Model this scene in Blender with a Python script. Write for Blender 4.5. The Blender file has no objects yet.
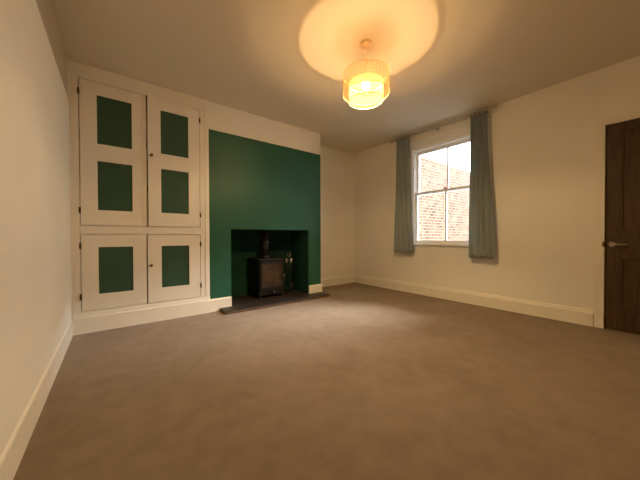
import bpy, bmesh, math, random
from mathutils import Vector, Matrix
random.seed(3)
PI = math.pi
C = bpy.context.scene.collection
sc = bpy.context.scene

# ------------------------------------------------------------------ dimensions (metres)
XL, XW = -0.327, 3.795          # left wall, window wall
YB, YC, YA = 3.383, 3.370, 3.815  # chimney breast face, cupboard face, alcove back
YN = -0.95                      # wall behind the viewer
H = 2.541
BL, BR = 0.914, 2.6156          # chimney breast
OL, OR, OZ, OD = 1.177, 2.3795, 1.011, 3.90   # fire opening
ZG = 2.211                      # top of the green paint
WY0, WY1, WZ0, WZ1 = 1.455, 2.495, 0.775, 2.275  # window opening
DY0, DY1, DZ = -0.374, 0.386, 1.98               # door opening

# ------------------------------------------------------------------ materials
def lin(c):
    return tuple(((v/255)/12.92 if v/255 <= .04045 else ((v/255+.055)/1.055)**2.4) for v in c)

def mat(name, rgb, rough=.6, metal=0, spec=.3, noise=0, nscale=6, bump=0, bscale=60, rgb2=None):
    m = bpy.data.materials.new(name); m.use_nodes = True
    nt = m.node_tree; b = nt.nodes['Principled BSDF']
    col = tuple(rgb)+(1,)
    b.inputs['Base Color'].default_value = col
    b.inputs['Roughness'].default_value = rough
    b.inputs['Metallic'].default_value = metal
    b.inputs['Specular IOR Level'].default_value = spec
    tc = nt.nodes.new('ShaderNodeTexCoord')
    if noise or rgb2:
        n = nt.nodes.new('ShaderNodeTexNoise'); n.inputs['Scale'].default_value = nscale; n.inputs['Detail'].default_value = 6
        nt.links.new(tc.outputs['Object'], n.inputs['Vector'])
        r = nt.nodes.new('ShaderNodeValToRGB')
        c2 = rgb2 or tuple(v*(1-noise) for v in rgb)
        r.color_ramp.elements[0].position = .35; r.color_ramp.elements[0].color = tuple(c2)+(1,)
        r.color_ramp.elements[1].position = .65; r.color_ramp.elements[1].color = col
        nt.links.new(n.outputs['Fac'], r.inputs['Fac']); nt.links.new(r.outputs['Color'], b.inputs['Base Color'])
    if bump:
        n = nt.nodes.new('ShaderNodeTexNoise'); n.inputs['Scale'].default_value = bscale; n.inputs['Detail'].default_value = 4
        nt.links.new(tc.outputs['Object'], n.inputs['Vector'])
        bp = nt.nodes.new('ShaderNodeBump'); bp.inputs['Strength'].default_value = bump; bp.inputs['Distance'].default_value = .004
        nt.links.new(n.outputs['Fac'], bp.inputs['Height']); nt.links.new(bp.outputs['Normal'], b.inputs['Normal'])
    return m

M = {}
M['wall'] = mat('cream_wall_paint', (.82, .79, .72), .85, noise=.05, nscale=1.6, bump=.25, bscale=9)
M['frieze'] = mat('frieze_dull_tone', (.50, .43, .34), .9, noise=.05, nscale=2, bump=.2, bscale=9)  # upper band, duller and browner than the wall below
M['ceiling'] = mat('ceiling_paint', (.76, .69, .58), .9, noise=.04, nscale=1.5, bump=.15, bscale=12)
M['trim'] = mat('white_gloss_trim', (.80, .75, .66), .35, spec=.5, noise=.03, nscale=5)
M['sash'] = mat('white_sash_paint', (.82, .83, .84), .35, spec=.5)
M['green'] = mat('dark_green_paint', (.016, .100, .054), .45, spec=.4, noise=.12, nscale=2.2, bump=.15, bscale=20)
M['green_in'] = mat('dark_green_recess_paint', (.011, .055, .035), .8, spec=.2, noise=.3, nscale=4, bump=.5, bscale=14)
M['panel'] = mat('dark_green_panel_paint', (.036, .084, .048), .6, spec=.3, noise=.08, nscale=4)
M['slate'] = mat('dark_slate', (.036, .026, .021), .5, spec=.4, noise=.4, nscale=7, bump=.4, bscale=25)
M['hearth_edge'] = mat('brown_hearth_edge', (.13, .075, .045), .6, noise=.4, nscale=12)
M['iron'] = mat('black_cast_iron', (.010, .009, .009), .5, spec=.4, noise=.3, nscale=20, bump=.2, bscale=90)
M['flue'] = mat('dark_flue_enamel', (.025, .017, .012), .4, spec=.4, noise=.2, nscale=9)
M['stove_glass'] = mat('sooted_stove_glass', (.09, .05, .028), .3, spec=.45, rgb2=(.035, .02, .012), nscale=5)
M['chrome'] = mat('chrome', (.75, .74, .70), .18, metal=1)
M['brass'] = mat('aged_brass', (.18, .12, .055), .4, metal=.8)
M['nickel'] = mat('worn_nickel', (.42, .36, .27), .4, metal=.9)
M['hinge'] = mat('dark_hinge', (.10, .055, .025), .5, metal=.4)
M['bristle'] = mat('bristle', (.03, .02, .015), .9, bump=1, bscale=200)
M['bulbcap'] = mat('cream_plastic', (.72, .60, .42), .5)
M['ground'] = mat('yard_paving', (.12, .115, .11), .9, noise=.4, nscale=3, bump=.5, bscale=10)
M['rod'] = mat('pale_curtain_pole', (.50, .46, .44), .4, spec=.4, noise=.08, nscale=20)
M['coping'] = mat('wall_coping', (.42, .33, .28), .9, noise=.3, nscale=4)

def carpet():
    m = bpy.data.materials.new('brown_carpet'); m.use_nodes = True
    nt = m.node_tree; b = nt.nodes['Principled BSDF']; L = nt.links.new
    b.inputs['Roughness'].default_value = .97; b.inputs['Specular IOR Level'].default_value = .08
    b.inputs['Sheen Weight'].default_value = .25; b.inputs['Sheen Roughness'].default_value = .6
    b.inputs['Sheen Tint'].default_value = (.8, .65, .5, 1)
    tc = nt.nodes.new('ShaderNodeTexCoord')
    def noise(s, d=6, w=0):
        n = nt.nodes.new('ShaderNodeTexNoise'); n.inputs['Scale'].default_value = s; n.inputs['Detail'].default_value = d
        n.inputs['Distortion'].default_value = w; L(tc.outputs['Object'], n.inputs['Vector']); return n
    big, mid, fine = noise(1.7, 5, .6), noise(9, 6, .3), noise(150, 3)
    def mix(a, bb, f):
        x = nt.nodes.new('ShaderNodeMath'); x.operation = 'MULTIPLY_ADD'; x.inputs[1].default_value = f
        L(bb, x.inputs[0]); L(a, x.inputs[2]); return x.outputs[0]
    s = nt.nodes.new('ShaderNodeMath'); s.operation = 'MULTIPLY'; s.inputs[1].default_value = .35; L(big.outputs['Fac'], s.inputs[0])
    v = mix(s.outputs[0], mid.outputs['Fac'], .3); v = mix(v, fine.outputs['Fac'], .35)
    r = nt.nodes.new('ShaderNodeValToRGB')
    r.color_ramp.elements[0].position = .38; r.color_ramp.elements[0].color = (.145, .104, .074, 1)
    r.color_ramp.elements[1].position = .62; r.color_ramp.elements[1].color = (.215, .163, .123, 1)
    L(v, r.inputs['Fac']); L(r.outputs['Color'], b.inputs['Base Color'])
    bp = nt.nodes.new('ShaderNodeBump'); bp.inputs['Strength'].default_value = .6; bp.inputs['Distance'].default_value = .006
    L(v, bp.inputs['Height']); L(bp.outputs['Normal'], b.inputs['Normal'])
    return m
M['carpet'] = carpet()

def wood():
    m = mat('brown_stained_door_wood', (.075, .045, .024), .45, spec=.35)
    nt = m.node_tree; b = nt.nodes['Principled BSDF']; L = nt.links.new
    tc = nt.nodes.new('ShaderNodeTexCoord'); mp = nt.nodes.new('ShaderNodeMapping'); mp.inputs['Scale'].default_value = (14, 14, 1.2)
    n = nt.nodes.new('ShaderNodeTexNoise'); n.inputs['Scale'].default_value = 3; n.inputs['Detail'].default_value = 8; n.inputs['Distortion'].default_value = .8
    r = nt.nodes.new('ShaderNodeValToRGB'); r.color_ramp.elements[0].position = .3; r.color_ramp.elements[1].position = .7
    r.color_ramp.elements[0].color = (.050, .026, .010, 1); r.color_ramp.elements[1].color = (.098, .054, .022, 1)
    L(tc.outputs['Object'], mp.inputs['Vector']); L(mp.outputs[0], n.inputs['Vector']); L(n.outputs['Fac'], r.inputs['Fac']); L(r.outputs['Color'], b.inputs['Base Color'])
    return m
M['wood'] = wood()

def brick():
    m = bpy.data.materials.new('red_brick'); m.use_nodes = True
    nt = m.node_tree; b = nt.nodes['Principled BSDF']; L = nt.links.new
    b.inputs['Roughness'].default_value = .9
    tc = nt.nodes.new('ShaderNodeTexCoord'); sp = nt.nodes.new('ShaderNodeSeparateXYZ'); cb = nt.nodes.new('ShaderNodeCombineXYZ')
    L(tc.outputs['Object'], sp.inputs[0]); L(sp.outputs['X'], cb.inputs['X']); L(sp.outputs['Z'], cb.inputs['Y'])
    t = nt.nodes.new('ShaderNodeTexBrick'); t.inputs['Scale'].default_value = 1
    t.inputs['Brick Width'].default_value = .34; t.inputs['Row Height'].default_value = .12; t.inputs['Mortar Size'].default_value = .014
    t.inputs['Color1'].default_value = (.050, .014, .007, 1); t.inputs['Color2'].default_value = (.135, .055, .028, 1); t.inputs['Mortar'].default_value = (.20, .165, .105, 1)
    t.inputs['Bias'].default_value = -.1
    L(cb.outputs[0], t.inputs['Vector'])
    n = nt.nodes.new('ShaderNodeTexNoise'); n.inputs['Scale'].default_value = 3.2; n.inputs['Detail'].default_value = 7; L(tc.outputs['Object'], n.inputs['Vector'])
    r = nt.nodes.new('ShaderNodeValToRGB'); r.color_ramp.elements[0].position = .48; r.color_ramp.elements[1].position = .70
    r.color_ramp.elements[0].color = (0, 0, 0, 1); r.color_ramp.elements[1].color = (.8, .8, .8, 1)
    L(n.outputs['Fac'], r.inputs['Fac'])
    mx = nt.nodes.new('ShaderNodeMix'); mx.data_type = 'RGBA'; mx.inputs['B'].default_value = (.165, .130, .08, 1)
    L(r.outputs['Color'], mx.inputs['Factor']); L(t.outputs['Color'], mx.inputs['A']); L(mx.outputs['Result'], b.inputs['Base Color'])
    return m
M['brick'] = brick()

def curtain_mat():
    m = bpy.data.materials.new('teal_grey_curtain_cloth'); m.use_nodes = True
    nt = m.node_tree; L = nt.links.new; b = nt.nodes['Principled BSDF']
    b.inputs['Base Color'].default_value = (.40, .44, .44, 1); b.inputs['Roughness'].default_value = .85; b.inputs['Specular IOR Level'].default_value = .15
    tl = nt.nodes.new('ShaderNodeBsdfTranslucent'); tl.inputs['Color'].default_value = (.12, .30, .30, 1)
    mx = nt.nodes.new('ShaderNodeMixShader'); mx.inputs[0].default_value = .28
    tc = nt.nodes.new('ShaderNodeTexCoord'); n = nt.nodes.new('ShaderNodeTexNoise'); n.inputs['Scale'].default_value = 220
    L(tc.outputs['Object'], n.inputs['Vector']); bp = nt.nodes.new('ShaderNodeBump'); bp.inputs['Strength'].default_value = .2; bp.inputs['Distance'].default_value = .002
    L(n.outputs['Fac'], bp.inputs['Height']); L(bp.outputs['Normal'], b.inputs['Normal'])
    out = nt.nodes['Material Output']
    L(b.outputs[0], mx.inputs[1]); L(tl.outputs[0], mx.inputs[2]); L(mx.outputs[0], out.inputs['Surface'])
    return m
M['curtain'] = curtain_mat()

def glass():
    m = bpy.data.materials.new('window_glass'); m.use_nodes = True
    nt = m.node_tree; L = nt.links.new; nt.nodes.remove(nt.nodes['Principled BSDF'])
    t = nt.nodes.new('ShaderNodeBsdfTransparent'); t.inputs['Color'].default_value = (.97, .98, .98, 1)
    g = nt.nodes.new('ShaderNodeBsdfGlossy'); g.inputs['Roughness'].default_value = .02
    f = nt.nodes.new('ShaderNodeFresnel'); f.inputs['IOR'].default_value = 1.45
    mx = nt.nodes.new('ShaderNodeMixShader'); L(f.outputs[0], mx.inputs[0]); L(t.outputs[0], mx.inputs[1]); L(g.outputs[0], mx.inputs[2])
    L(mx.outputs[0], nt.nodes['Material Output'].inputs['Surface'])
    return m
M['glass'] = glass()

def shade_mat(name, col, trans, hole):
    """open weave: translucent threads with gaps between them"""
    m = bpy.data.materials.new(name); m.use_nodes = True
    nt = m.node_tree; L = nt.links.new; nt.nodes.remove(nt.nodes['Principled BSDF'])
    d = nt.nodes.new('ShaderNodeBsdfDiffuse'); d.inputs['Color'].default_value = tuple(col)+(1,)
    tl = nt.nodes.new('ShaderNodeBsdfTranslucent'); tl.inputs['Color'].default_value = tuple(col)+(1,)
    tr = nt.nodes.new('ShaderNodeBsdfTransparent')
    a = nt.nodes.new('ShaderNodeMixShader'); a.inputs[0].default_value = trans; L(d.outputs[0], a.inputs[1]); L(tl.outputs[0], a.inputs[2])
    tc = nt.nodes.new('ShaderNodeTexCoord'); sp = nt.nodes.new('ShaderNodeSeparateXYZ'); L(tc.outputs['Object'], sp.inputs[0])
    s = nt.nodes.new('ShaderNodeMath'); s.operation = 'MULTIPLY'; s.inputs[1].default_value = 2*PI/.011; L(sp.outputs['Z'], s.inputs[0])
    w = nt.nodes.new('ShaderNodeMath'); w.operation = 'SINE'; L(s.outputs[0], w.inputs[0])
    at = nt.nodes.new('ShaderNodeMath'); at.operation = 'ARCTAN2'; L(sp.outputs['Y'], at.inputs[0]); L(sp.outputs['X'], at.inputs[1])
    s2 = nt.nodes.new('ShaderNodeMath'); s2.operation = 'MULTIPLY'; s2.inputs[1].default_value = 90; L(at.outputs[0], s2.inputs[0])
    w2 = nt.nodes.new('ShaderNodeMath'); w2.operation = 'SINE'; L(s2.outputs[0], w2.inputs[0])
    ad = nt.nodes.new('ShaderNodeMath'); ad.operation = 'ADD'; L(w.outputs[0], ad.inputs[0]); L(w2.outputs[0], ad.inputs[1])
    mr = nt.nodes.new('ShaderNodeMapRange'); mr.inputs['From Min'].default_value = -1.4; mr.inputs['From Max'].default_value = 1.4
    mr.inputs['To Min'].default_value = max(0, hole-.18); mr.inputs['To Max'].default_value = hole+.18
    L(ad.outputs[0], mr.inputs['Value'])
    b = nt.nodes.new('ShaderNodeMixShader'); L(mr.outputs[0], b.inputs[0]); L(a.outputs[0], b.inputs[1]); L(tr.outputs[0], b.inputs[2])
    L(b.outputs[0], nt.nodes['Material Output'].inputs['Surface'])
    return m
M['shade_out'] = shade_mat('woven_outer_shade', (.17, .088, .028), .5, .69)
M['shade_in'] = shade_mat('woven_inner_shade', (.26, .155, .06), .5, .70)

BULB_STRENGTH = 3350; UP_FRACTION = .025
def bulb_mat():
    """bulb glow graded by height: dim and more orange above, to weaken the ceiling disc"""
    m = bpy.data.materials.new('glowing_bulb_glass'); m.use_nodes = True
    nt = m.node_tree; L = nt.links.new; nt.nodes.remove(nt.nodes['Principled BSDF'])
    tc = nt.nodes.new('ShaderNodeTexCoord'); sp = nt.nodes.new('ShaderNodeSeparateXYZ'); L(tc.outputs['Object'], sp.inputs[0])
    r = nt.nodes.new('ShaderNodeMapRange'); r.interpolation_type = 'SMOOTHSTEP'  # emission faded upwards so less direct light reaches the ceiling
    r.inputs['From Min'].default_value = 2.185-.023; r.inputs['From Max'].default_value = 2.185+.001
    r.inputs['To Min'].default_value = BULB_STRENGTH; r.inputs['To Max'].default_value = BULB_STRENGTH*UP_FRACTION
    L(sp.outputs['Z'], r.inputs['Value'])
    c = nt.nodes.new('ShaderNodeMapRange'); c.data_type = 'FLOAT_VECTOR'
    c.inputs[7].default_value = (2.185-.023,)*3; c.inputs[8].default_value = (2.185+.001,)*3
    c.inputs[9].default_value = (1, .73, .36); c.inputs[10].default_value = (1, .50, .15)
    cb = nt.nodes.new('ShaderNodeCombineXYZ')
    for i in range(3): L(sp.outputs['Z'], cb.inputs[i])
    L(cb.outputs[0], c.inputs[6])
    e = nt.nodes.new('ShaderNodeEmission'); L(c.outputs[1], e.inputs['Color']); L(r.outputs[0], e.inputs['Strength'])
    L(e.outputs[0], nt.nodes['Material Output'].inputs['Surface']); return m
M['bulb'] = bulb_mat()

# ------------------------------------------------------------------ mesh helpers
def box(bm, x0, x1, y0, y1, z0, z1, bev=0, mi=0):
    g = bmesh.ops.create_cube(bm, size=1, matrix=Matrix.Translation(((x0+x1)/2, (y0+y1)/2, (z0+z1)/2)) @ Matrix.Diagonal((abs(x1-x0), abs(y1-y0), abs(z1-z0), 1)))
    vs = g['verts']; fs = {f for v in vs for f in v.link_faces}
    for f in fs: f.material_index = mi
    if bev:
        es = {e for v in vs for e in v.link_edges}
        r = bmesh.ops.bevel(bm, geom=list(es), offset=bev, segments=2, profile=.6, affect='EDGES')
        for f in r['faces']: f.material_index = mi

def tube(bm, p, q, r0, r1=None, n=16, mi=0, caps=True):
    p, q = Vector(p), Vector(q); d = q-p; r1 = r0 if r1 is None else r1
    mt = Matrix.Translation((p+q)/2) @ d.to_track_quat('Z', 'Y').to_matrix().to_4x4()
    g = bmesh.ops.create_cone(bm, cap_ends=caps, segments=n, radius1=r0, radius2=r1, depth=d.length, matrix=mt)
    for f in {f for v in g['verts'] for f in v.link_faces}: f.material_index = mi; f.smooth = len(f.verts) == 4

def lathe(bm, prof, n=24, mat4=Matrix(), smooth=True):
    rings = []
    for r, z in prof:
        if r < 1e-6: rings.append([bm.verts.new(mat4 @ Vector((0, 0, z)))])
        else: rings.append([bm.verts.new(mat4 @ Vector((r*math.cos(2*PI*i/n), r*math.sin(2*PI*i/n), z))) for i in range(n)])
    for a, b in zip(rings, rings[1:]):
        for i in range(n):
            j = (i+1) % n
            if len(a) == 1 and len(b) == 1: continue
            vs = [a[0], b[j], b[i]] if len(a) == 1 else ([a[i], a[j], b[0]] if len(b) == 1 else [a[i], a[j], b[j], b[i]])
            f = bm.faces.new(vs); f.smooth = smooth

def curve(bm, pts, r, n=10):
    pts = [Vector(p) for p in pts]; rings = []
    for i, p in enumerate(pts):
        d = (pts[min(i+1, len(pts)-1)]-pts[max(i-1, 0)]).normalized(); qd = d.to_track_quat('Z', 'Y')
        rr = r[i] if isinstance(r, (list, tuple)) else r
        rings.append([bm.verts.new(p + qd @ Vector((rr*math.cos(2*PI*k/n), rr*math.sin(2*PI*k/n), 0))) for k in range(n)])
    for a, b in zip(rings, rings[1:]):
        for k in range(n):
            f = bm.faces.new([a[k], a[(k+1) % n], b[(k+1) % n], b[k]]); f.smooth = True
    bm.faces.new(rings[0][::-1]); bm.faces.new(rings[-1])

def extrude_profile(bm, prof, p0, p1, out):
    """prof: (distance out, height) pairs; swept from p0 to p1 (xy) on the floor; out = unit normal xy"""
    ra = [bm.verts.new((p0[0]+out[0]*d, p0[1]+out[1]*d, z)) for d, z in prof]
    rb = [bm.verts.new((p1[0]+out[0]*d, p1[1]+out[1]*d, z)) for d, z in prof]
    n = len(prof)
    for i in range(n): bm.faces.new([ra[i], ra[(i+1) % n], rb[(i+1) % n], rb[i]])
    bm.faces.new(ra[::-1]); bm.faces.new(rb)

def obj(name, bm, mats, parent=None, loc=None):
    bmesh.ops.recalc_face_normals(bm, faces=bm.faces[:])
    me = bpy.data.meshes.new(name); bm.to_mesh(me); bm.free()
    for k in (mats if isinstance(mats, (list, tuple)) else [mats]): me.materials.append(M[k])
    o = bpy.data.objects.new(name, me); C.objects.link(o)
    if loc is not None:                       # shift origin to loc (world), keep geometry in place
        me.transform(Matrix.Translation(-Vector(loc))); o.location = loc
    if parent is not None:
        pw = Vector(parent.location)
        if parent.parent: pw = pw + Vector(parent.parent.location)
        o.location = Vector(o.location) - pw if loc is not None else -pw
        o.parent = parent
    return o

def tag(o, label, cat, group=None):
    o['label'] = label; o['category'] = cat
    if group: o['group'] = group
    return o
def thing(name, loc, label, cat, group=None):
    o = bpy.data.objects.new(name, None); C.objects.link(o); o.location = loc; o.empty_display_size = .1
    return tag(o, label, cat, group)
def struct(name, bm, mats, parent=None, label=None):
    o = obj(name, bm, mats, parent)
    if parent is None: o['kind'] = 'structure'
    if label and parent is None: o['label'] = label
    return o
def empty_struct(name, loc, label=None):
    o = bpy.data.objects.new(name, None); C.objects.link(o); o.location = loc; o['kind'] = 'structure'; o.empty_display_size = .1
    if label: o['label'] = label
    return o
N = bmesh.new

# ------------------------------------------------------------------ room shell
T = .3
bm = N(); box(bm, XL-T, XW+T, YN-T, OD+T, -.12, 0); struct('floor', bm, 'carpet', label='brown carpet covering the whole floor')
bm = N(); box(bm, XL-T, XW+T, YN-T, OD+T, H, H+.12); struct('ceiling', bm, 'ceiling', label='pale plain ceiling with the pendant lamp')
bm = N()
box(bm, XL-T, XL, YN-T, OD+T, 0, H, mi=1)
# the plaster below the frieze stands a little proud, with a soft rounded shoulder
prof = [(0, 0), (.012, 0), (.012, 2.150), (.0105, 2.165), (.006, 2.178), (0, 2.185)]
ra = [bm.verts.new((XL+d, YN, z)) for d, z in prof]; rb = [bm.verts.new((XL+d, YC-.002, z)) for d, z in prof]
for i in range(len(prof)):
    f = bm.faces.new([ra[i], ra[(i+1) % len(prof)], rb[(i+1) % len(prof)], rb[i]]); f.smooth = i in (2, 3, 4)
bm.faces.new(ra[::-1]); bm.faces.new(rb)
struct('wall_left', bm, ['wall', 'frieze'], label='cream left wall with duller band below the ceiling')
bm = N(); box(bm, XL, XW, YN-T, YN, 0, H); struct('wall_near', bm, 'wall')
bm = N(); box(bm, BR, XW+T, YA, OD+T, 0, H); box(bm, XL, BL, YC+.42, OD+T, 0, H); struct('wall_far', bm, 'wall', label='cream wall of the alcove right of the chimney breast')
# window wall with its two openings
bm = N()
TW = .16
def wseg(y0, y1, z0, z1): box(bm, XW, XW+TW, y0, y1, z0, z1)
wseg(WY1, YA, 0, H); wseg(WY0, WY1, 0, WZ0); wseg(WY0, WY1, WZ1, H); wseg(DY1, WY0, 0, H); wseg(DY0, DY1, DZ, H); wseg(YN-T, DY0, 0, H)
bmesh.ops.remove_doubles(bm, verts=bm.verts[:], dist=1e-5)
struct('wall_right', bm, 'wall', label='cream wall with the sash window and the brown door')
# chimney breast: green below, pale frieze above, green-lined fire recess
bm = N()
box(bm, BL, OL, YB, OD, 0, ZG, mi=1); box(bm, OR, BR, YB, OD, 0, ZG, mi=1); box(bm, OL, OR, YB, OD, OZ, ZG, mi=1)
box(bm, BL, BR, YB, OD, ZG, H, mi=0)
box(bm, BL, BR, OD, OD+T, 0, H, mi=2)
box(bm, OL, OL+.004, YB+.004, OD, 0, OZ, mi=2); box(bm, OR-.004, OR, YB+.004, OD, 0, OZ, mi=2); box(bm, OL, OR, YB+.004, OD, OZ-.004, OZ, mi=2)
struct('wall_chimney', bm, ['wall', 'green', 'green_in'], label='dark green chimney breast with pale frieze and square fire opening')
bm = N(); box(bm, BL+.004, BR+.014, YB-.012, YB, ZG-.004, ZG+.016, .003); box(bm, BR, BR+.014, YB-.012, YA, ZG-.004, ZG+.016, .003)
struct('trim_1', bm, 'trim', label='thin pale rail along the top of the green paint')

# baseboards
PB = [(0, 0), (.018, 0), (.018, .125), (.016, .133), (.011, .137), (.010, .145), (.006, .158), (0, .165)]
PL = [(0, 0), (.020, 0), (.020, .140), (.018, .146), (.012, .155), (.008, .180), (0, .192)]
bm = N(); extrude_profile(bm, PL, (XL+.0, YN), (XL+.0, YC-.022), (1, 0)); struct('baseboard_left', bm, 'trim')
bm = N(); extrude_profile(bm, PB, (XW, DY1+.066), (XW, YA), (-1, 0)); struct('baseboard_right', bm, 'trim')
bm = N(); extrude_profile(bm, PB, (XW, YN), (XW, DY0-.066), (-1, 0)); extrude_profile(bm, PB, (XL, YN), (XW, YN), (0, 1)); struct('baseboard_near', bm, 'trim')
bm = N(); extrude_profile(bm, PB, (BR, YA), (XW-.018, YA), (0, -1)); struct('baseboard_alcove', bm, 'trim')
PC = [(0, 0), (.018, 0), (.018, .136), (.014, .146), (.006, .152), (0, .155)]
bm = N(); extrude_profile(bm, PC, (BL+.002, YB), (OL, YB), (0, -1))
extrude_profile(bm, PC, (OR, YB), (BR+.018, YB), (0, -1)); extrude_profile(bm, PC, (BR, YB), (BR, YA-.02), (1, 0))
struct('baseboard_chimney', bm, 'trim', label='short baseboards either side of the fire opening')

# ------------------------------------------------------------------ built-in cupboard
CB = YC+.41
cup = thing('built_in_cupboard', ((XL+BL)/2, YC, 0), 'cream built-in alcove cupboard with dark green door panels', 'cupboard')
UX0, UXM, UX1 = -.250, .287, .812
LZ0, LZ1, UZ0, UZ1 = .200, .940, 1.020, 2.405
F0, F1 = YC, YC+.03      # face frame
bm = N()
box(bm, XL, UX0, F0, F1, .0, H-.001); box(bm, UX1, BL-.001, F0, F1, 0, H-.001)
box(bm, UX0, UX1, F0, F1, UZ1, H-.001); box(bm, UX0, UX1, F0, F1, LZ1, UZ0); box(bm, UX0, UX1, F0, F1, 0, LZ0)
# vertical bead on the right stile, moulding between frame and breast
box(bm, .868, .874, F0-.005, F0, .16, H-.001, .002); box(bm, -.291, -.287, F0-.003, F0, .16, 2.40, .0015)
obj('face_frame', bm, 'trim', cup)
bm = N()
box(bm, XL+.013, XL+.03, F1, CB, 0, H-.002); box(bm, BL-.02, BL-.003, F1, CB, 0, H-.002); box(bm, XL+.03, BL-.02, CB-.015, CB, 0, H-.002)
for z in (.19, .96, 1.45, 1.95): box(bm, XL+.03, BL-.02, F1+.005, CB-.015, z, z+.018)
obj('carcass', bm, 'trim', cup)
bm = N()
PP = [(0, 0), (.020, 0), (.020, .142), (.017, .150), (.009, .156), (.007, .172), (.003, .190), (0, .193)]
extrude_profile(bm, PP, (XL+.02, YC), (BL+.001, YC), (0, -1)); obj('plinth', bm, 'trim', cup)

def door(name, x0, x1, z0, z1, px, pzs, hinge_x, hz, knob=None, open_deg=0, stop=False, label=None):
    """one framed door, origin at its hinge"""
    g = .0052; t = .022; y0 = YC-.004; y1 = y0+t
    o = bpy.data.objects.new(name, None)
    X0, X1, Z0, Z1 = x0+g, x1-g, z0+g, z1-g
    bm = N()
    zs = [Z0]
    for a, b in sorted(pzs): zs += [a, b]
    zs.append(Z1)
    box(bm, X0, px[0], y0, y1, Z0, Z1, .0015); box(bm, px[1], X1, y0, y1, Z0, Z1, .0015)
    for i in range(0, len(zs), 2): box(bm, px[0]-.001, px[1]+.001, y0+.0002, y1, zs[i], zs[i+1], .0012)
    if stop: box(bm, X1-.040, X1, y0-.004, y0, Z0, Z1, .0015)
    d = obj(name, bm, 'trim', cup, loc=(hinge_x, y0, (z0+z1)/2))
    if label: d['label'] = label
    for a, b in pzs:
        bm = N(); box(bm, px[0]-.004, px[1]+.004, y0+.011, y0+.017, a-.004, b+.004)
        p = obj('panel', bm, 'panel'); p.parent = d; p.data.transform(Matrix.Translation((-hinge_x, -y0, -(z0+z1)/2))); p['label'] = 'dark green panel'
    for z in hz:
        bm = N(); tube(bm, (hinge_x, y0-.005, z-.028), (hinge_x, y0-.005, z+.028), .0065, n=10)
        box(bm, hinge_x-.008, hinge_x+.008, y0-.003, y0+.001, z-.026, z+.026)
        p = obj('hinge', bm, 'hinge'); p.parent = d; p.data.transform(Matrix.Translation((-hinge_x, -y0, -(z0+z1)/2))); p['label'] = 'dark metal hinge'
    if knob:
        bm = N(); lathe(bm, [(0, 0), (.012, 0), (.009, .005), (.006, .012), (.012, .018), (.0165, .025), (.0165, .030), (.011, .036), (0, .038)], 18,
                        Matrix.Translation((knob[0], y0, knob[1])) @ Matrix.Rotation(PI/2, 4, 'X'))
        p = obj('knob', bm, 'brass'); p.parent = d; p.data.transform(Matrix.Translation((-hinge_x, -y0, -(z0+z1)/2))); p['label'] = 'dark brass knob'
    d.rotation_euler.z = math.radians(open_deg)
    return d
PLX, PRX = (-.1185, .157), (.412, .6875)
UP = [(1.172, 1.648), (1.812, 2.280)]; LP = [(.358, .812)]
door('door', UX0, UXM, UZ0, UZ1, PLX, UP, UX0, (1.165, 2.279), stop=True)
door('door', UXM, UX1, UZ0, UZ1, PRX, UP, UX1, (1.168, 2.276), knob=(.322, 1.774), open_deg=2.4)
door('door', UX0, .279, LZ0, LZ1, PLX, LP, UX0, (.346, .827))
door('door', .279, UX1, LZ0, LZ1, PRX, LP, UX1, (.340, .826), knob=(.312, .608), open_deg=.5)

# ------------------------------------------------------------------ hearth, stove, companion set
HZ = .032
bm = N()
box(bm, 1.03, 2.60, 3.145, YB-.0195, 0, HZ, .004)
box(bm, OL+.006, OR-.006, YB-.0205, OD-.002, 0, HZ, .002)
hearth = obj('hearth', bm, 'slate', loc=(1.8, 3.4, 0)); tag(hearth, 'low dark slate hearth slab below the fire opening', 'hearth')
bm = N(); box(bm, 1.022, 2.608, 3.137, 3.146, 0, HZ-.006, .002); box(bm, 1.022, 1.031, 3.137, YB-.0195, 0, HZ-.006, .002); box(bm, 2.599, 2.608, 3.137, YB-.0195, 0, HZ-.006, .002)
e = obj('edging', bm, 'hearth_edge', hearth); e['label'] = 'brown edging strip'

SX0, SX1, SY0, SY1, SB, ST = 1.610, 2.020, 3.50, 3.86, HZ+.045, .595
stove = thing('wood_stove', ((SX0+SX1)/2, 3.66, HZ), 'black cast iron wood burning stove in the green fire recess', 'stove')
bm = N(); box(bm, SX0+.008, SX1-.008, SY0+.012, SY1, SB, ST-.022, .006)
box(bm, SX0, SX1, SY0+.004, SY1+.004, SB-.004, SB+.02, .004)
obj('body', bm, 'iron', stove)
bm = N(); box(bm, SX0-.012, SX1+.012, SY0-.018, SY1+.008, ST-.022, ST, .006); obj('top_plate', bm, 'iron', stove)
for lx in (SX0+.03, SX1-.03):
    for ly in (SY0+.035, SY1-.035):
        bm = N(); tube(bm, (lx, ly, HZ), (lx, ly, SB), .014, .02, 12); tube(bm, (lx, ly, HZ), (lx, ly, HZ+.008), .02, .02, 12); obj('leg', bm, 'iron', stove)
fx0, fx1, fz0, fz1 = SX0+.02, SX1-.02, SB+.065, ST-.04
gx0, gx1, gz0, gz1 = fx0+.030, fx1-.030, fz0+.050, fz1-.040
bm = N(); yd = SY0-.014
for a in ((fx0, gx0, fz0, fz1), (gx1, fx1, fz0, fz1), (gx0, gx1, fz0, gz0), (gx0, gx1, gz1, fz1)): box(bm, a[0], a[1], yd, SY0+.012, a[2], a[3], .003)
dr = obj('door', bm, 'iron', stove)
bm = N(); box(bm, gx0-.004, gx1+.004, yd+.010, yd+.016, gz0-.004, gz1+.004); g = obj('pane', bm, 'stove_glass', dr); g['label'] = 'brownish sooted glass pane'

bm = N(); curve(bm, [(fx1-.012, yd, .36), (fx1-.012, yd-.030, .36), (fx1-.012, yd-.036, .35), (fx1-.012, yd-.036, .275)], .006); h = obj('handle', bm, 'chrome', dr); h['label'] = 'steel door handle'

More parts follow.
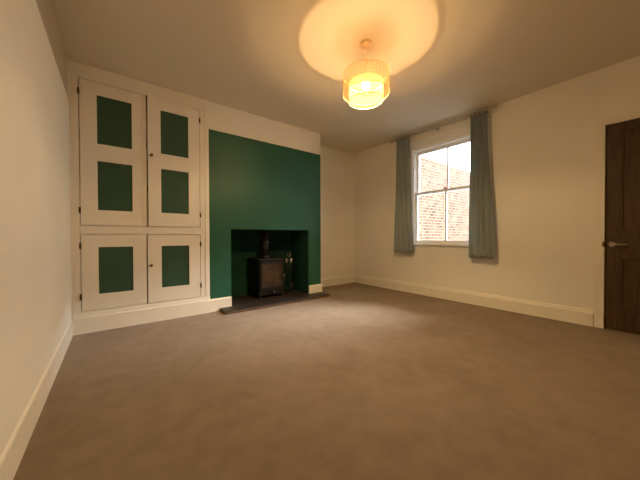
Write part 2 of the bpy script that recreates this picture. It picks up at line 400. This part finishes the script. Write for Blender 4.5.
bm = N(); lathe(bm, [(0, 0), (.008, 0), (.008, .012), (.016, .014), (.016, .022), (0, .024)], 16, Matrix.Translation((1.835, SY0+.006, SB+.036)) @ Matrix.Rotation(PI/2, 4, 'X')); k = obj('air_control', bm, 'brass', stove); k['label'] = 'small metal air control knob'
bm = N(); cx, cyf = 1.800, 3.69
tube(bm, (cx, cyf, ST), (cx, cyf, ST+.035), .072, .066, 24); tube(bm, (cx, cyf, ST+.035), (cx, cyf, OZ-.006), .058, .058, 24); tube(bm, (cx, cyf, .80), (cx, cyf, .825), .062, .062, 24)
f = obj('flue_pipe', bm, 'flue', stove); f['label'] = 'brown-black flue pipe'

tx, ty = 2.16, 3.60
comp = thing('fireside_tool_set', (tx, ty, HZ), 'dark fireside tool set with shiny handles right of the stove', 'fire tools')
bm = N(); lathe(bm, [(0, HZ), (.07, HZ), (.07, HZ+.008), (.045, HZ+.018), (.012, HZ+.03), (0, HZ+.03)], 24, Matrix.Translation((tx, ty, 0))); obj('base', bm, 'iron', comp)
bm = N(); tube(bm, (tx, ty, HZ+.02), (tx, ty, .60), .006, n=10); obj('pole', bm, 'iron', comp)
bm = N(); curve(bm, [(tx+.028*math.cos(a), ty, .625+.028*math.sin(a)) for a in [2*PI*i/20-PI/2 for i in range(21)]], .006); h = obj('ring_handle', bm, 'chrome', comp); h['label'] = 'shiny ring handle'
bm = N(); box(bm, tx-.055, tx+.055, ty-.006, ty+.006, .555, .563, .001); box(bm, tx-.006, tx+.006, ty-.055, ty+.055, .555, .563, .001); obj('hook_bar', bm, 'iron', comp)
for i, (dx, dy, nm) in enumerate([(-.052, 0, 'poker'), (.052, 0, 'shovel'), (0, -.052, 'brush'), (0, .052, 'tongs')]):
    x, y = tx+dx, ty+dy
    bm = N()
    if nm == 'poker': tube(bm, (x, y, .13), (x, y, .50), .0045, n=8); curve(bm, [(x, y, .13), (x-.006, y, .118), (x-.022, y, .122)], [.0045, .0045, .002], 8)
    if nm == 'shovel': tube(bm, (x, y, .22), (x, y, .50), .0045, n=8); box(bm, x-.004, x+.004, y-.038, y+.038, .11, .22, .002); box(bm, x-.014, x+.002, y-.038, y-.034, .11, .22); box(bm, x-.014, x+.002, y+.034, y+.038, .11, .22)
    if nm == 'brush': tube(bm, (x, y, .22), (x, y, .50), .0045, n=8); tube(bm, (x, y, .20), (x, y, .225), .02, .010, 12)
    if nm == 'tongs':
        for s in (-1, 1): curve(bm, [(x, y, .50), (x+s*.008, y, .45), (x+s*.014, y, .30), (x+s*.004, y, .13)], .0035, 8)
    t_ = obj(nm, bm, 'iron', comp)
    bm = N(); lathe(bm, [(0, .50), (.006, .50), (.009, .51), (.007, .53), (.0125, .548), (.0135, .560), (.009, .572), (0, .576)], 14, Matrix.Translation((x, y, 0)))
    k = obj('handle', bm, 'chrome', t_); k['label'] = 'shiny metal handle'
    if nm == 'brush':
        bm = N(); tube(bm, (x, y, .095), (x, y, .20), .026, .018, 14); k = obj('bristles', bm, 'bristle', t_)

# ------------------------------------------------------------------ window
win = empty_struct('window_1', (XW, (WY0+WY1)/2, WZ0), 'white two-over-two sash window between grey-green curtains')
bm = N()
# box frame lining
FX0, FX1 = XW+.004, XW+.125
box(bm, FX0, FX1, WY0, WY0+.022, WZ0, WZ1, .002); box(bm, FX0, FX1, WY1-.022, WY1, WZ0, WZ1, .002); box(bm, FX0, FX1, WY0+.022, WY1-.022, WZ1-.022, WZ1, .002)
box(bm, XW+.115, XW+.20, WY0, WY1, WZ0-.02, WZ0+.02)
obj('window_frame', bm, 'sash', win)
bm = N()   # architrave on the wall face
aw = .075
for (y0, y1, z0, z1) in ((WY0-aw, WY0+.004, WZ0-.0, WZ1+aw+.03), (WY1-.004, WY1+aw, WZ0-.0, WZ1+aw+.03), (WY0+.004, WY1-.004, WZ1-.004, WZ1+aw+.03)):
    box(bm, XW-.014, XW+.004, y0, y1, z0, z1, .003)
box(bm, XW-.024, XW, WY0-aw-.01, WY1+aw+.01, WZ1+aw+.022, WZ1+aw+.045, .004)
obj('architrave', bm, 'sash', win)
bm = N(); box(bm, XW-.03, XW+.045, WY0-.03, WY1+.03, WZ0-.004, WZ0+.024, .006); obj('window_sill', bm, 'sash', win)
def sash(name, x0, x1, z0, z1, bot, top):
    ya, yb = WY0+.022, WY1-.022; st = .036
    bm = N()
    box(bm, x0, x1, ya, ya+st, z0, z1, .003); box(bm, x0, x1, yb-st, yb, z0, z1, .003)
    box(bm, x0, x1, ya+st, yb-st, z0, z0+bot, .003); box(bm, x0, x1, ya+st, yb-st, z1-top, z1, .003)
    box(bm, x0+.004, x1-.004, 1.975-.010, 1.975+.010, z0+bot, z1-top, .003)
    s = obj(name, bm, 'sash', win)
    for a, b in ((ya+st, 1.965), (1.985, yb-st)):
        bm = N(); xm = (x0+x1)/2; box(bm, xm-.002, xm+.002, a, b, z0+bot, z1-top)
        p = obj('pane', bm, 'glass'); p.parent = s; p.location = (0, 0, 0)
    return s
sash('sash', XW+.028, XW+.068, WZ0+.024, 1.600, .050, .034)     # lower, inner
sash('sash', XW+.074, XW+.114, 1.562, WZ1-.022, .034, .048)     # upper, outer
for sx in [o for o in bpy.data.objects if o.name.startswith('sash') and o.parent == win]: pass
bm = N(); box(bm, XW+.030, XW+.066, 1.95, 2.0, 1.600, 1.612, .003); curve(bm, [(XW+.048, 1.975, 1.612), (XW+.048, 1.985, 1.624), (XW+.048, 2.02, 1.628)], .005)
obj('sash_catch', bm, 'brass', win)

# curtain pole and curtains
RZ, RX = 2.486, XW-.105
pole = thing('curtain_pole', (RX, 2.08, RZ), 'pale curtain pole above the sash window', 'curtain pole')
bm = N(); tube(bm, (RX, 1.34, RZ), (RX, 2.79, RZ), .013, n=16); obj('rod', bm, 'rod', pole)
for y, s in ((1.34, -1), (2.79, 1)):
    bm = N(); lathe(bm, [(.013, 0), (.018, .004), (.018, .012), (.012, .018), (.021, .032), (.024, .044), (.019, .058), (0, .064)], 18, Matrix.Translation((RX, y, RZ)) @ Matrix.Rotation(-s*PI/2, 4, 'X')); obj('finial', bm, 'rod', pole)
for y in (1.43, 2.075, 2.735):
    bm = N(); tube(bm, (XW-.001, y, RZ-.004), (XW-.008, y, RZ-.004), .024, n=16); tube(bm, (XW-.006, y, RZ-.004), (RX+.010, y, RZ-.004), .007, n=10); tube(bm, (RX, y-.008, RZ), (RX, y+.008, RZ), .018, n=16); obj('bracket', bm, 'rod', pole)

def curtain(yt0, yt1, yb0, yb1, zb, folds, seed, label, depth=.030, zt=RZ-.020):
    """pleated cloth hanging from yt0..yt1 at the pole, flaring to yb0..yb1 at the hem"""
    rnd = random.Random(seed); nu, nv = folds*14, 40; bm = N(); rows = []
    ph = [rnd.uniform(-.5, .5) for _ in range(folds+2)]
    for j in range(nv+1):
        v = j/nv; e = v**1.25
        a, b = yt0+(yb0-yt0)*e, yt1+(yb1-yt1)*e; z = zt+(zb-zt)*v
        row = []
        for i in range(nu+1):
            u = i/nu; k = u*folds; w = ph[int(k)]*(1-(k-int(k)))+ph[int(k)+1]*(k-int(k))
            amp = depth*(.75+.35*math.sin(2.3*v+w*3))*(1-.25*v)
            sw = math.sin(2*PI*k+w*.9*v)
            x = RX+amp*sw+.006*math.sin(5*v+seed+u*4)
            y = a+(b-a)*u+.006*math.sin(4*PI*k)*(1-v*.4)+.004*math.sin(7*v+u*9)
            row.append(bm.verts.new((x, y, z+.006*math.sin(2*PI*k+1)*(v**4))))
        rows.append(row)
    for r0, r1 in zip(rows, rows[1:]):
        for i in range(nu):
            f = bm.faces.new([r0[i], r0[i+1], r1[i+1], r1[i]]); f.smooth = True
    root = thing('curtain', (RX, (yt0+yt1)/2, zb), label, 'curtain', 'curtains at the sash window')
    c = obj('cloth', bm, 'curtain', root)
    s = c.modifiers.new('thickness', 'SOLIDIFY'); s.thickness = .003
    bm = N()   # stitched hem band
    for i in range(folds+1):
        y = yt0+(yt1-yt0)*i/folds
        bm2 = N(); curve(bm2, [(RX+.0175*math.cos(t), y, RZ+.0175*math.sin(t)) for t in [2*PI*q/18-PI/2 for q in range(19)]], .0022, 6); obj('ring', bm2, 'brass', root)
    bm.free()
    return root
curtain(2.495, 2.725, 2.405, 2.785, .655, 4, 1, 'grey-green curtain left of the window, the nearer to the fireplace')
curtain(1.385, 1.575, 1.295, 1.605, .630, 4, 5, 'grey-green curtain right of the window, the nearer to the door')

# ------------------------------------------------------------------ door
dro = empty_struct('door_1', (XW, (DY0+DY1)/2, 0), 'brown stained panelled door at the right edge')
bm = N(); aw = .062
box(bm, XW-.014, XW, DY1, DY1+aw, 0, DZ+.01, .003); box(bm, XW-.014, XW, DY0-aw, DY0, 0, DZ+.01, .003)
box(bm, XW-.003, XW, DY0-aw, DY1+aw, DZ+.01, DZ+aw, .001)
box(bm, XW-.022, XW+.04, DY1-.007, DY1+.005, 0, DZ+.004, .005); box(bm, XW-.020, XW+.02, DY0-.006, DY0+.006, 0, DZ+.004, .004)
obj('architrave', bm, 'trim', dro)
bm = N(); box(bm, XW+.047, XW+.16, DY1-.012, DY1, 0, DZ); box(bm, XW+.047, XW+.16, DY0, DY0+.012, 0, DZ); box(bm, XW+.047, XW+.16, DY0+.012, DY1-.012, DZ-.012, DZ); obj('door_frame', bm, 'wood', dro)
bm = N(); x0, x1 = XW+.006, XW+.046; a0, a1 = DY0+.009, DY1-.008; st = .099; ym = (DY0+DY1)/2
zt_, zl1, zl0, zb_ = 1.895, .942, .700, .22
box(bm, x0, x1, a0, a0+st, .006, DZ-.006, .002); box(bm, x0, x1, a1-st, a1, .006, DZ-.006, .002); box(bm, x0, x1, ym-.045, ym+.045, zb_, zt_, .002)
for z0, z1 in ((.006, zb_), (zl0, zl1), (zt_, DZ-.006)): box(bm, x0+.0003, x1, a0+st, a1-st, z0, z1, .002)
box(bm, x0+.016, x1-.006, a0+st-.005, a1-st+.005, zb_-.005, zt_+.005)
leaf = obj('door_leaf', bm, 'wood', dro)
for ya, yb in ((a0+st, ym-.045), (ym+.045, a1-st)):
    for z0, z1 in ((zb_, zl0), (zl1, zt_)):
        bm = N(); w = .016
        for q in ((ya, ya+w, z0, z1), (yb-w, yb, z0, z1), (ya+w, yb-w, z0, z0+w), (ya+w, yb-w, z1-w, z1)): box(bm, x0+.004, x0+.018, q[0], q[1], q[2], q[3], .004)
        p = obj('panel_moulding', bm, 'wood'); p.parent = leaf
hx, hy, hz_ = x0, .330, .826
bm = N(); tube(bm, (x0, hy, hz_), (x0-.007, hy, hz_), .026, .023, 24)
tube(bm, (x0, hy, hz_), (x0-.045, hy, hz_), .009, n=14)
curve(bm, [(x0-.042, hy+.004, hz_), (x0-.046, hy-.015, hz_+.001), (x0-.046, hy-.05, hz_), (x0-.044, hy-.09, hz_-.002), (x0-.038, hy-.104, hz_-.002)], [.008, .009, .008, .0075, .005], 12)
p = obj('door_handle', bm, 'nickel'); p.parent = leaf
bm = N(); box(bm, XW-.022, XW+.01, DY1-.008, DY1+.008, .80, .85, .001); p = obj('latch_keep', bm, 'hinge', dro)
bm = N(); box(bm, XW+.16, XW+.19, DY0-.1, DY1+.1, 0, DZ+.1); struct('wall_hall', bm, 'wall')

# ------------------------------------------------------------------ pendant lamp
LX, LY = 1.707, 1.573
lamp = thing('pendant_lamp', (LX, LY, H), 'lit woven two-tier drum pendant lamp hanging from the ceiling', 'lamp')
def at(z): return Matrix.Translation((LX, LY, z))
bm = N(); lathe(bm, [(0, H-.0005), (.050, H-.0005), (.050, H-.008), (.044, H-.018), (.024, H-.026), (.010, H-.032), (0, H-.033)], 28, at(0)); obj('ceiling_rose', bm, 'bulbcap', lamp)
BZ = 2.185
bm = N(); tube(bm, (LX, LY, H-.03), (LX, LY, BZ+.085), .0035, n=10); obj('cord', bm, 'bulbcap', lamp)
bm = N(); lathe(bm, [(0, BZ+.092), (.010, BZ+.090), (.020, BZ+.078), (.020, BZ+.045), (.017, BZ+.042), (0, BZ+.042)], 20, at(0)); obj('bulb_holder', bm, 'bulbcap', lamp)
bm = N(); lathe(bm, [(0, -.036), (.013, -.033), (.024, -.024), (.031, -.010), (.0325, .002), (.0315, .012), (.028, .018)], 28, at(BZ)); obj('bulb', bm, 'bulb', lamp)
bm = N(); lathe(bm, [(0, .019), (.028, .019), (.0275, .024), (.024, .036), (.0175, .044), (0, .044)], 28, at(BZ)); obj('bulb_collar', bm, 'bulbcap', lamp)
RO, RI, ZT, ZO, ZI = .195, .143, 2.282, 2.118, 2.056
def drum(name, r, z0, z1, mk):
    bm = N(); n = 72
    lathe(bm, [(r, z0), (r, (z0+z1)/2), (r, z1)], n, Matrix())
    o = obj(name, bm, mk, None); o.location = (0, 0, -H); o.parent = lamp
    s = o.modifiers.new('thickness', 'SOLIDIFY'); s.thickness = .0015
    for z in (z0, z1):
        bm = N(); curve(bm, [(r*math.cos(t), r*math.sin(t), z) for t in [2*PI*q/72 for q in range(73)]], .0028, 8)
        k = obj('rim', bm, 'rim', None); k.parent = o
    return o
M['rim'] = mat('shade_rim_tape', (.62, .45, .25), .7)
so = drum('outer_shade', RO, ZO, ZT, 'shade_out'); si = drum('inner_shade', RI, ZI, 2.205, 'shade_in')
bm = N()
for a in (0, 2*PI/3, 4*PI/3):
    tube(bm, (.020*math.cos(a), .020*math.sin(a), BZ+.07), (RO*math.cos(a), RO*math.sin(a), ZT-.002), .0018, n=8)
curve(bm, [(.021*math.cos(t), .021*math.sin(t), BZ+.07) for t in [2*PI*q/24 for q in range(25)]], .0025, 8)
k = obj('spider', bm, 'bulbcap', None); k.location = (0, 0, -H); k.parent = lamp

# ------------------------------------------------------------------ outside
bm = N(); box(bm, XW+T, 22, -6, 12, -.35, -.05); struct('ground_outside', bm, 'ground', label='paved yard outside the window')
BT = 4.09
bm = N(); box(bm, XW+.9, 20, 6.0, 6.25, -.05, BT); tag(obj('brick_wall', bm, 'brick', loc=(12, 6.1, -.05)), 'tall red brick wall seen outside through the window', 'brick wall')

# ------------------------------------------------------------------ world and light
w = bpy.data.worlds.new('overcast_sky'); sc.world = w; w.use_nodes = True
bg = w.node_tree.nodes['Background']; bg.inputs['Color'].default_value = (.90, .95, 1, 1); bg.inputs['Strength'].default_value = 4.4
sl = bpy.data.lights.new('hazy_sun', 'SUN'); sl.energy = 24; sl.angle = .75; sl.color = (1, .96, .95)
so_ = bpy.data.objects.new('hazy_sun', sl); C.objects.link(so_)
so_.rotation_euler = Vector((-1.5, .55, -1.5)).to_track_quat('-Z', 'Y').to_euler(); so_.location = (10, -3, 9)

# ------------------------------------------------------------------ camera
yaw, pitch, roll, f_px = .6557, -.0114, -.0032, 268.07
fw0 = Vector((math.sin(yaw), math.cos(yaw), 0)); rt = Vector((math.cos(yaw), -math.sin(yaw), 0)); up0 = Vector((0, 0, 1))
fw = fw0*math.cos(pitch)+up0*math.sin(pitch); up = -fw0*math.sin(pitch)+up0*math.cos(pitch)
r2 = rt*math.cos(roll)+up*math.sin(roll); u2 = -rt*math.sin(roll)+up*math.cos(roll)
cd = bpy.data.cameras.new('camera'); cam = bpy.data.objects.new('camera', cd); C.objects.link(cam)
cd.sensor_width = 36; cd.sensor_fit = 'HORIZONTAL'; cd.lens = 36*f_px/640; cd.clip_start = .02
m3 = Matrix((r2, u2, -fw)).transposed(); cam.matrix_world = Matrix.Translation((0, 0, .9049)) @ m3.to_4x4()
sc.camera = cam
sc.view_settings.view_transform = 'Standard'; sc.view_settings.look = 'None'; sc.view_settings.gamma = 1; sc.view_settings.use_curve_mapping = False
sc.view_settings.exposure = 0.65
sc.cycles.use_light_tree = False          # even sampling of bulb, sun and sky
sc.cycles.sample_clamp_indirect = 0
sc.cycles.max_bounces = 12; sc.cycles.diffuse_bounces = 8; sc.cycles.transparent_max_bounces = 16
sc.cycles.use_denoising = True
